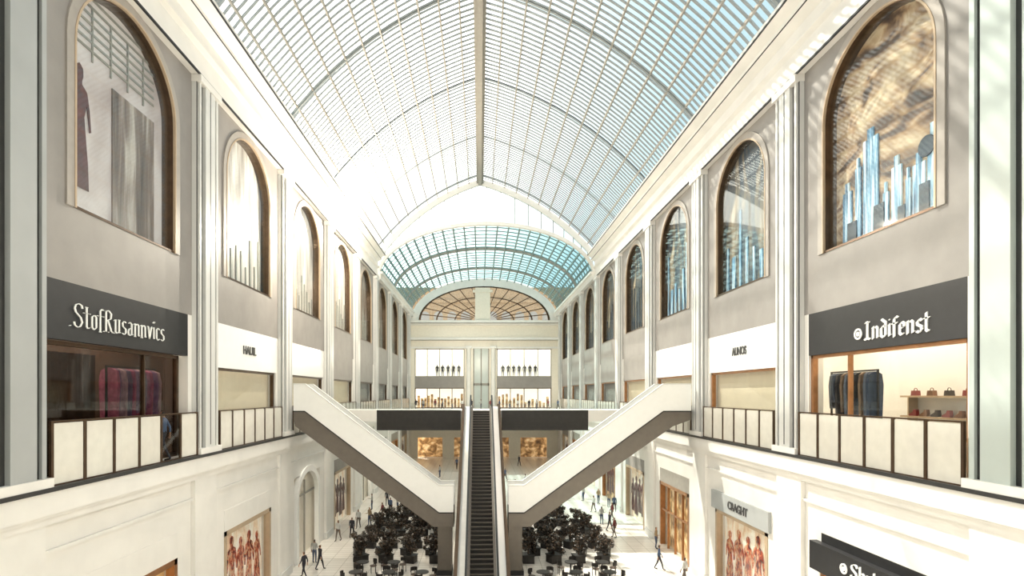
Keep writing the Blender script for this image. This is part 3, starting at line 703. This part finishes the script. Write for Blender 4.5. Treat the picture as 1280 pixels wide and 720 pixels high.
for y in(30.9,32.85,34.8):
    for x in(-7.3,-5.35,-3.4,3.7,5.65,7.6):
        if y>34 and abs(x)<4: continue
        tb=make_table((x,y,0)) if tb is None else clone(tb,(x,y,0))
        for a in(0,2*math.pi/3,4*math.pi/3):
            aa=a+.5*n; lx,ly=x+.66*math.sin(aa),y-.66*math.cos(aa)
            ch=make_chair((lx,ly,0)) if ch is None else clone(ch,(lx,ly,0),aa)
        n+=1
# ---------------------------------------------------------------- people
def person_mesh(pose,cols):
    vs=[];rs=[];es_=[]
    def v(p,r): vs.append(p); rs.append(r if isinstance(r,tuple) else (r,r)); return len(vs)-1
    def e(a,b): es_.append((a,b))
    st=pose['stride']; arm=pose['arm']
    pel=v((0,0,.96),(.15,.11)); bel=v((0,0,1.12),(.13,.095)); ch=v((0,.0,1.32),(.16,.11)); nk=v((0,0,1.47),(.05,.05)); hd=v((0,.015,1.57),(.068,.08)); ht=v((0,.005,1.68),(.062,.075))
    for a,b in((pel,bel),(bel,ch),(ch,nk),(nk,hd),(hd,ht)): e(a,b)
    for sg in(-1,1):
        f=sg*st
        hp=v((sg*.09,0,.88),.088); kn=v((sg*.095,f*.5+.03,.5),.058); an=v((sg*.10,f-(.06 if f<0 else 0),.10),.038); toe=v((sg*.11,f+.15,.045),(.04,.03))
        e(pel,hp);e(hp,kn);e(kn,an);e(an,toe)
        sh=v((sg*.17,0,1.39),.058); el=v((sg*.225,-f*.35-.03,1.12),.042)
        if arm and sg>0: wr=v((sg*.2,.22,1.12),.028); hn=v((sg*.19,.29,1.13),(.03,.02)); fd=Vector((0,.05,.0))
        else: wr=v((sg*.25,-f*.6+.05,.89),.028); hn=v((sg*.25,-f*.62+.06,.82),(.022,.03)); fd=Vector((0,.01,-.05))
        e(ch,sh);e(sh,el);e(el,wr);e(wr,hn)
        hv=Vector(vs[hn])
        for j in range(4):
            o=Vector((0,(j-1.5)*.019,0)) if fd.z else Vector(((j-1.5)*.019,0,0))
            L=(.8,1.0,.95,.7)[j]
            a=v(tuple(hv+o+fd*.7),.009); b=v(tuple(hv+o+fd*(.7+L)+Vector((-sg*.008,0,0))),.008); e(hn,a); e(a,b)
        a=v(tuple(hv+Vector((-sg*.02,.025,0))+fd*.2),.01); b=v(tuple(hv+Vector((-sg*.03,.04,0))+fd*.8),.008); e(wr,a); e(a,b)
    me=bpy.data.meshes.new('pm'); me.from_pydata(vs,es_,[])
    ob=bpy.data.objects.new('pm',me); COL.objects.link(ob)
    sk=ob.modifiers.new('s','SKIN'); sk.use_smooth_shade=True
    for i,r in enumerate(rs): me.skin_vertices[0].data[i].radius=r
    me.skin_vertices[0].data[0].use_root=True
    ss=ob.modifiers.new('u','SUBSURF'); ss.levels=1
    dg=bpy.context.evaluated_depsgraph_get(); dg.update()
    m2=bpy.data.meshes.new_from_object(ob.evaluated_get(dg)); bpy.data.objects.remove(ob)
    zmin=min(q.co.z for q in m2.vertices)
    for q in m2.vertices: q.co.z-=zmin
    m2.materials.clear()
    for c in cols: m2.materials.append(c)
    for p in m2.polygons:
        c=p.center; z=c.z
        if z<.09: i=0
        elif abs(c.x)>.185 and z<.93 or (arm and c.y>.2 and c.x>.1 and z>.9): i=3
        elif z<.95: i=1
        elif z<1.44: i=2
        elif z>1.68 or (c.y<-.01 and z>1.5): i=4
        else: i=3
        p.material_index=i; p.use_smooth=True
    import bmesh
    bm=bmesh.new(); bm.from_mesh(m2)
    for (x,y,z,sx,sz,mi) in((-.028,.088,1.63,.010,.006,4),(.028,.088,1.63,.010,.006,4),(0,.09,1.565,.02,.004,0)):
        q=[bm.verts.new((x+a*sx,y,z+b*sz)) for a,b in((-1,-1),(1,-1),(1,1),(-1,1))]
        ff=bm.faces.new(q); ff.material_index=mi
    a=bm.verts.new((-.012,.085,1.585));b=bm.verts.new((.012,.085,1.585));c=bm.verts.new((0,.108,1.59));d=bm.verts.new((0,.085,1.63))
    for t in((a,b,c),(a,c,d),(c,b,d)):
        ff=bm.faces.new(t); ff.material_index=3
    bm.to_mesh(m2); bm.free()
    return m2
def cm(n,c): return mat(n,c,.8,noise=.1)
skin=[cm('skin_a',(.55,.33,.23)),cm('skin_b',(.25,.13,.08))]
hair=[cm('hair_dark',(.02,.015,.01)),cm('hair_brown',(.12,.06,.03))]
tops=[((.03,.03,.04),'black top'),((.4,.4,.38),'light grey top'),((.2,.05,.05),'dark red top'),((.06,.09,.16),'navy jacket'),((.35,.26,.16),'tan coat'),((.6,.6,.58),'white shirt')]
bots=[((.02,.02,.03),'black trousers'),((.06,.08,.14),'dark jeans'),((.15,.12,.1),'brown trousers')]
PM=[]
for i,(c,l) in enumerate(tops):
    b,bl_=bots[i%3]
    pose={'stride':(.22,.0,.17,.25,.02,.2)[i],'arm':i in(1,4)}
    PM.append((person_mesh(pose,[cm('shoe_dark%d'%i,(.02,.02,.02)),cm('trousers_%d'%i,b),cm('top_%d'%i,c),skin[i%2],hair[(i+1)%2]]),'person in %s and %s %s'%(l,bl_,'standing, one hand raised' if i in(1,4) else 'walking')))
def person(x,y,z,i,rot,sc=1.0):
    me,l=PM[i%6]; o=bpy.data.objects.new('person',me); COL.objects.link(o); o.location=(x,y,z); o.rotation_euler=(0,0,rot); o.scale=(sc,)*3
    tag(o,l,'person')
def px(a,feet):
    y=700*11.2/(feet-492); return (a-600)*y/700,y
for i,(a,fy) in enumerate([(762,664),(752,656),(768,672),(824,712),(831,686),(856,730),(400,712),(393,704),(478,650),(488,643),(462,657),(448,660),(440,672),(497,640),(765,650),(772,640),(779,634),(742,640),(380,722),(465,637),(508,628),(703,624),(748,630),(423,676),(484,632),(729,626)]):
    x,y=px(a,fy); x=max(-11.2,min(12.7,x)); person(x,y,0,i,random.uniform(0,6.28),.95)
for i in range(16):
    person(-10+i*1.45,84+random.uniform(0,6),BAL,i,random.uniform(0,6.28))
for i in range(22):
    person(-10.5+i*1.05+random.uniform(-.3,.3),58+random.uniform(0,34),0,i+2,random.uniform(0,6.28))
person(WX(-1,.03),21.25,BAL,3,1.57,1.13)
mm=person_mesh({'stride':.05,'arm':False},[M['dark']]*5)
for x0,n in((-7.5,5),(4,7)):
    for i in range(n):
        o=bpy.data.objects.new('mannequin',mm); COL.objects.link(o); o.location=(x0+i*.95,YF+1.2,Z(2.9)); o.rotation_euler=(0,0,math.pi); o.scale=(1.3,)*3
        tag(o,'dark shop mannequin standing in a lit window','mannequin','window mannequins')
mb=MB(); fb(mb,-11.3,-2.7,Z(2.6),Z(2.9),.5,2.4); fb(mb,2.9,12.4,Z(2.6),Z(2.9),.5,2.4); trim(mb,'white')

# ---------------------------------------------------------------- lights & world
w=bpy.data.worlds.new('World'); scene.world=w; w.use_nodes=True; nt=w.node_tree; nt.nodes.clear()
SD=Vector((-.254,.888,.383)).normalized()
out=nt.nodes.new('ShaderNodeOutputWorld'); bg=nt.nodes.new('ShaderNodeBackground'); tc=nt.nodes.new('ShaderNodeTexCoord')
nrm=nt.nodes.new('ShaderNodeVectorMath'); nrm.operation='NORMALIZE'
dt=nt.nodes.new('ShaderNodeVectorMath'); dt.operation='DOT_PRODUCT'; dt.inputs[1].default_value=SD
rp=nt.nodes.new('ShaderNodeValToRGB'); cr=rp.color_ramp
stops=[(0.0,(.97,.96,.94)),(.45,(.90,.93,.94)),(.68,(.40,.53,.57)),(.84,(.42,.56,.60)),(.91,(.66,.78,.80)),(.965,(1,.95,.86)),(1,(1,.93,.80))]
while len(cr.elements)<len(stops): cr.elements.new(.5)
for e,(p,c) in zip(cr.elements,stops): e.position=p;e.color=(*c,1)
pw=nt.nodes.new('ShaderNodeMath'); pw.operation='POWER'; pw.inputs[1].default_value=40; 
mxm=nt.nodes.new('ShaderNodeMath'); mxm.operation='MAXIMUM'; mxm.inputs[1].default_value=0
mad=nt.nodes.new('ShaderNodeMath'); mad.operation='MULTIPLY_ADD'; mad.inputs[1].default_value=7.0; mad.inputs[2].default_value=1.15
L=nt.links.new
L(tc.outputs['Generated'],nrm.inputs[0]); L(nrm.outputs[0],dt.inputs[0]); L(dt.outputs['Value'],rp.inputs['Fac'])
L(dt.outputs['Value'],mxm.inputs[0]); L(mxm.outputs[0],pw.inputs[0]); L(pw.outputs[0],mad.inputs[0])
L(rp.outputs['Color'],bg.inputs['Color']); L(mad.outputs[0],bg.inputs['Strength']); L(bg.outputs[0],out.inputs['Surface'])
sun=bpy.data.lights.new('sun','SUN'); sun.energy=7; sun.angle=.02; sun.color=(1,.92,.80)
so=bpy.data.objects.new('sun',sun); COL.objects.link(so); so.rotation_euler=Vector((-.40,.45,.80)).to_track_quat('Z','Y').to_euler()
for (loc,en,c) in (((-8.6,34,Z(9.5)),2200,(1,.90,.74)),((-8,48,Z(14.5)),4800,(1,.89,.72)),((0,84,Z(6)),1500,(1,.86,.68)),((0,20,Z(3)),900,(1,.95,.88))):  # added fill lamps without fixtures: left-wall glare, far wall, near fronts
    sp=bpy.data.lights.new('fill_lamp','POINT'); sp.energy=en; sp.color=c; sp.shadow_soft_size=0
    o=bpy.data.objects.new('fill_lamp',sp); COL.objects.link(o); o.location=loc
scene.view_settings.view_transform='Standard'; scene.view_settings.look='None'; scene.view_settings.exposure=.62
cam=bpy.data.cameras.new('camera'); co=bpy.data.objects.new('camera',cam); COL.objects.link(co)
cam.sensor_width=36; cam.lens=36*700/1280; cam.shift_x=40/1280; cam.shift_y=132/1280; cam.clip_end=500
co.location=(0,0,E); co.rotation_euler=(math.pi/2,0,0)
scene.camera=co
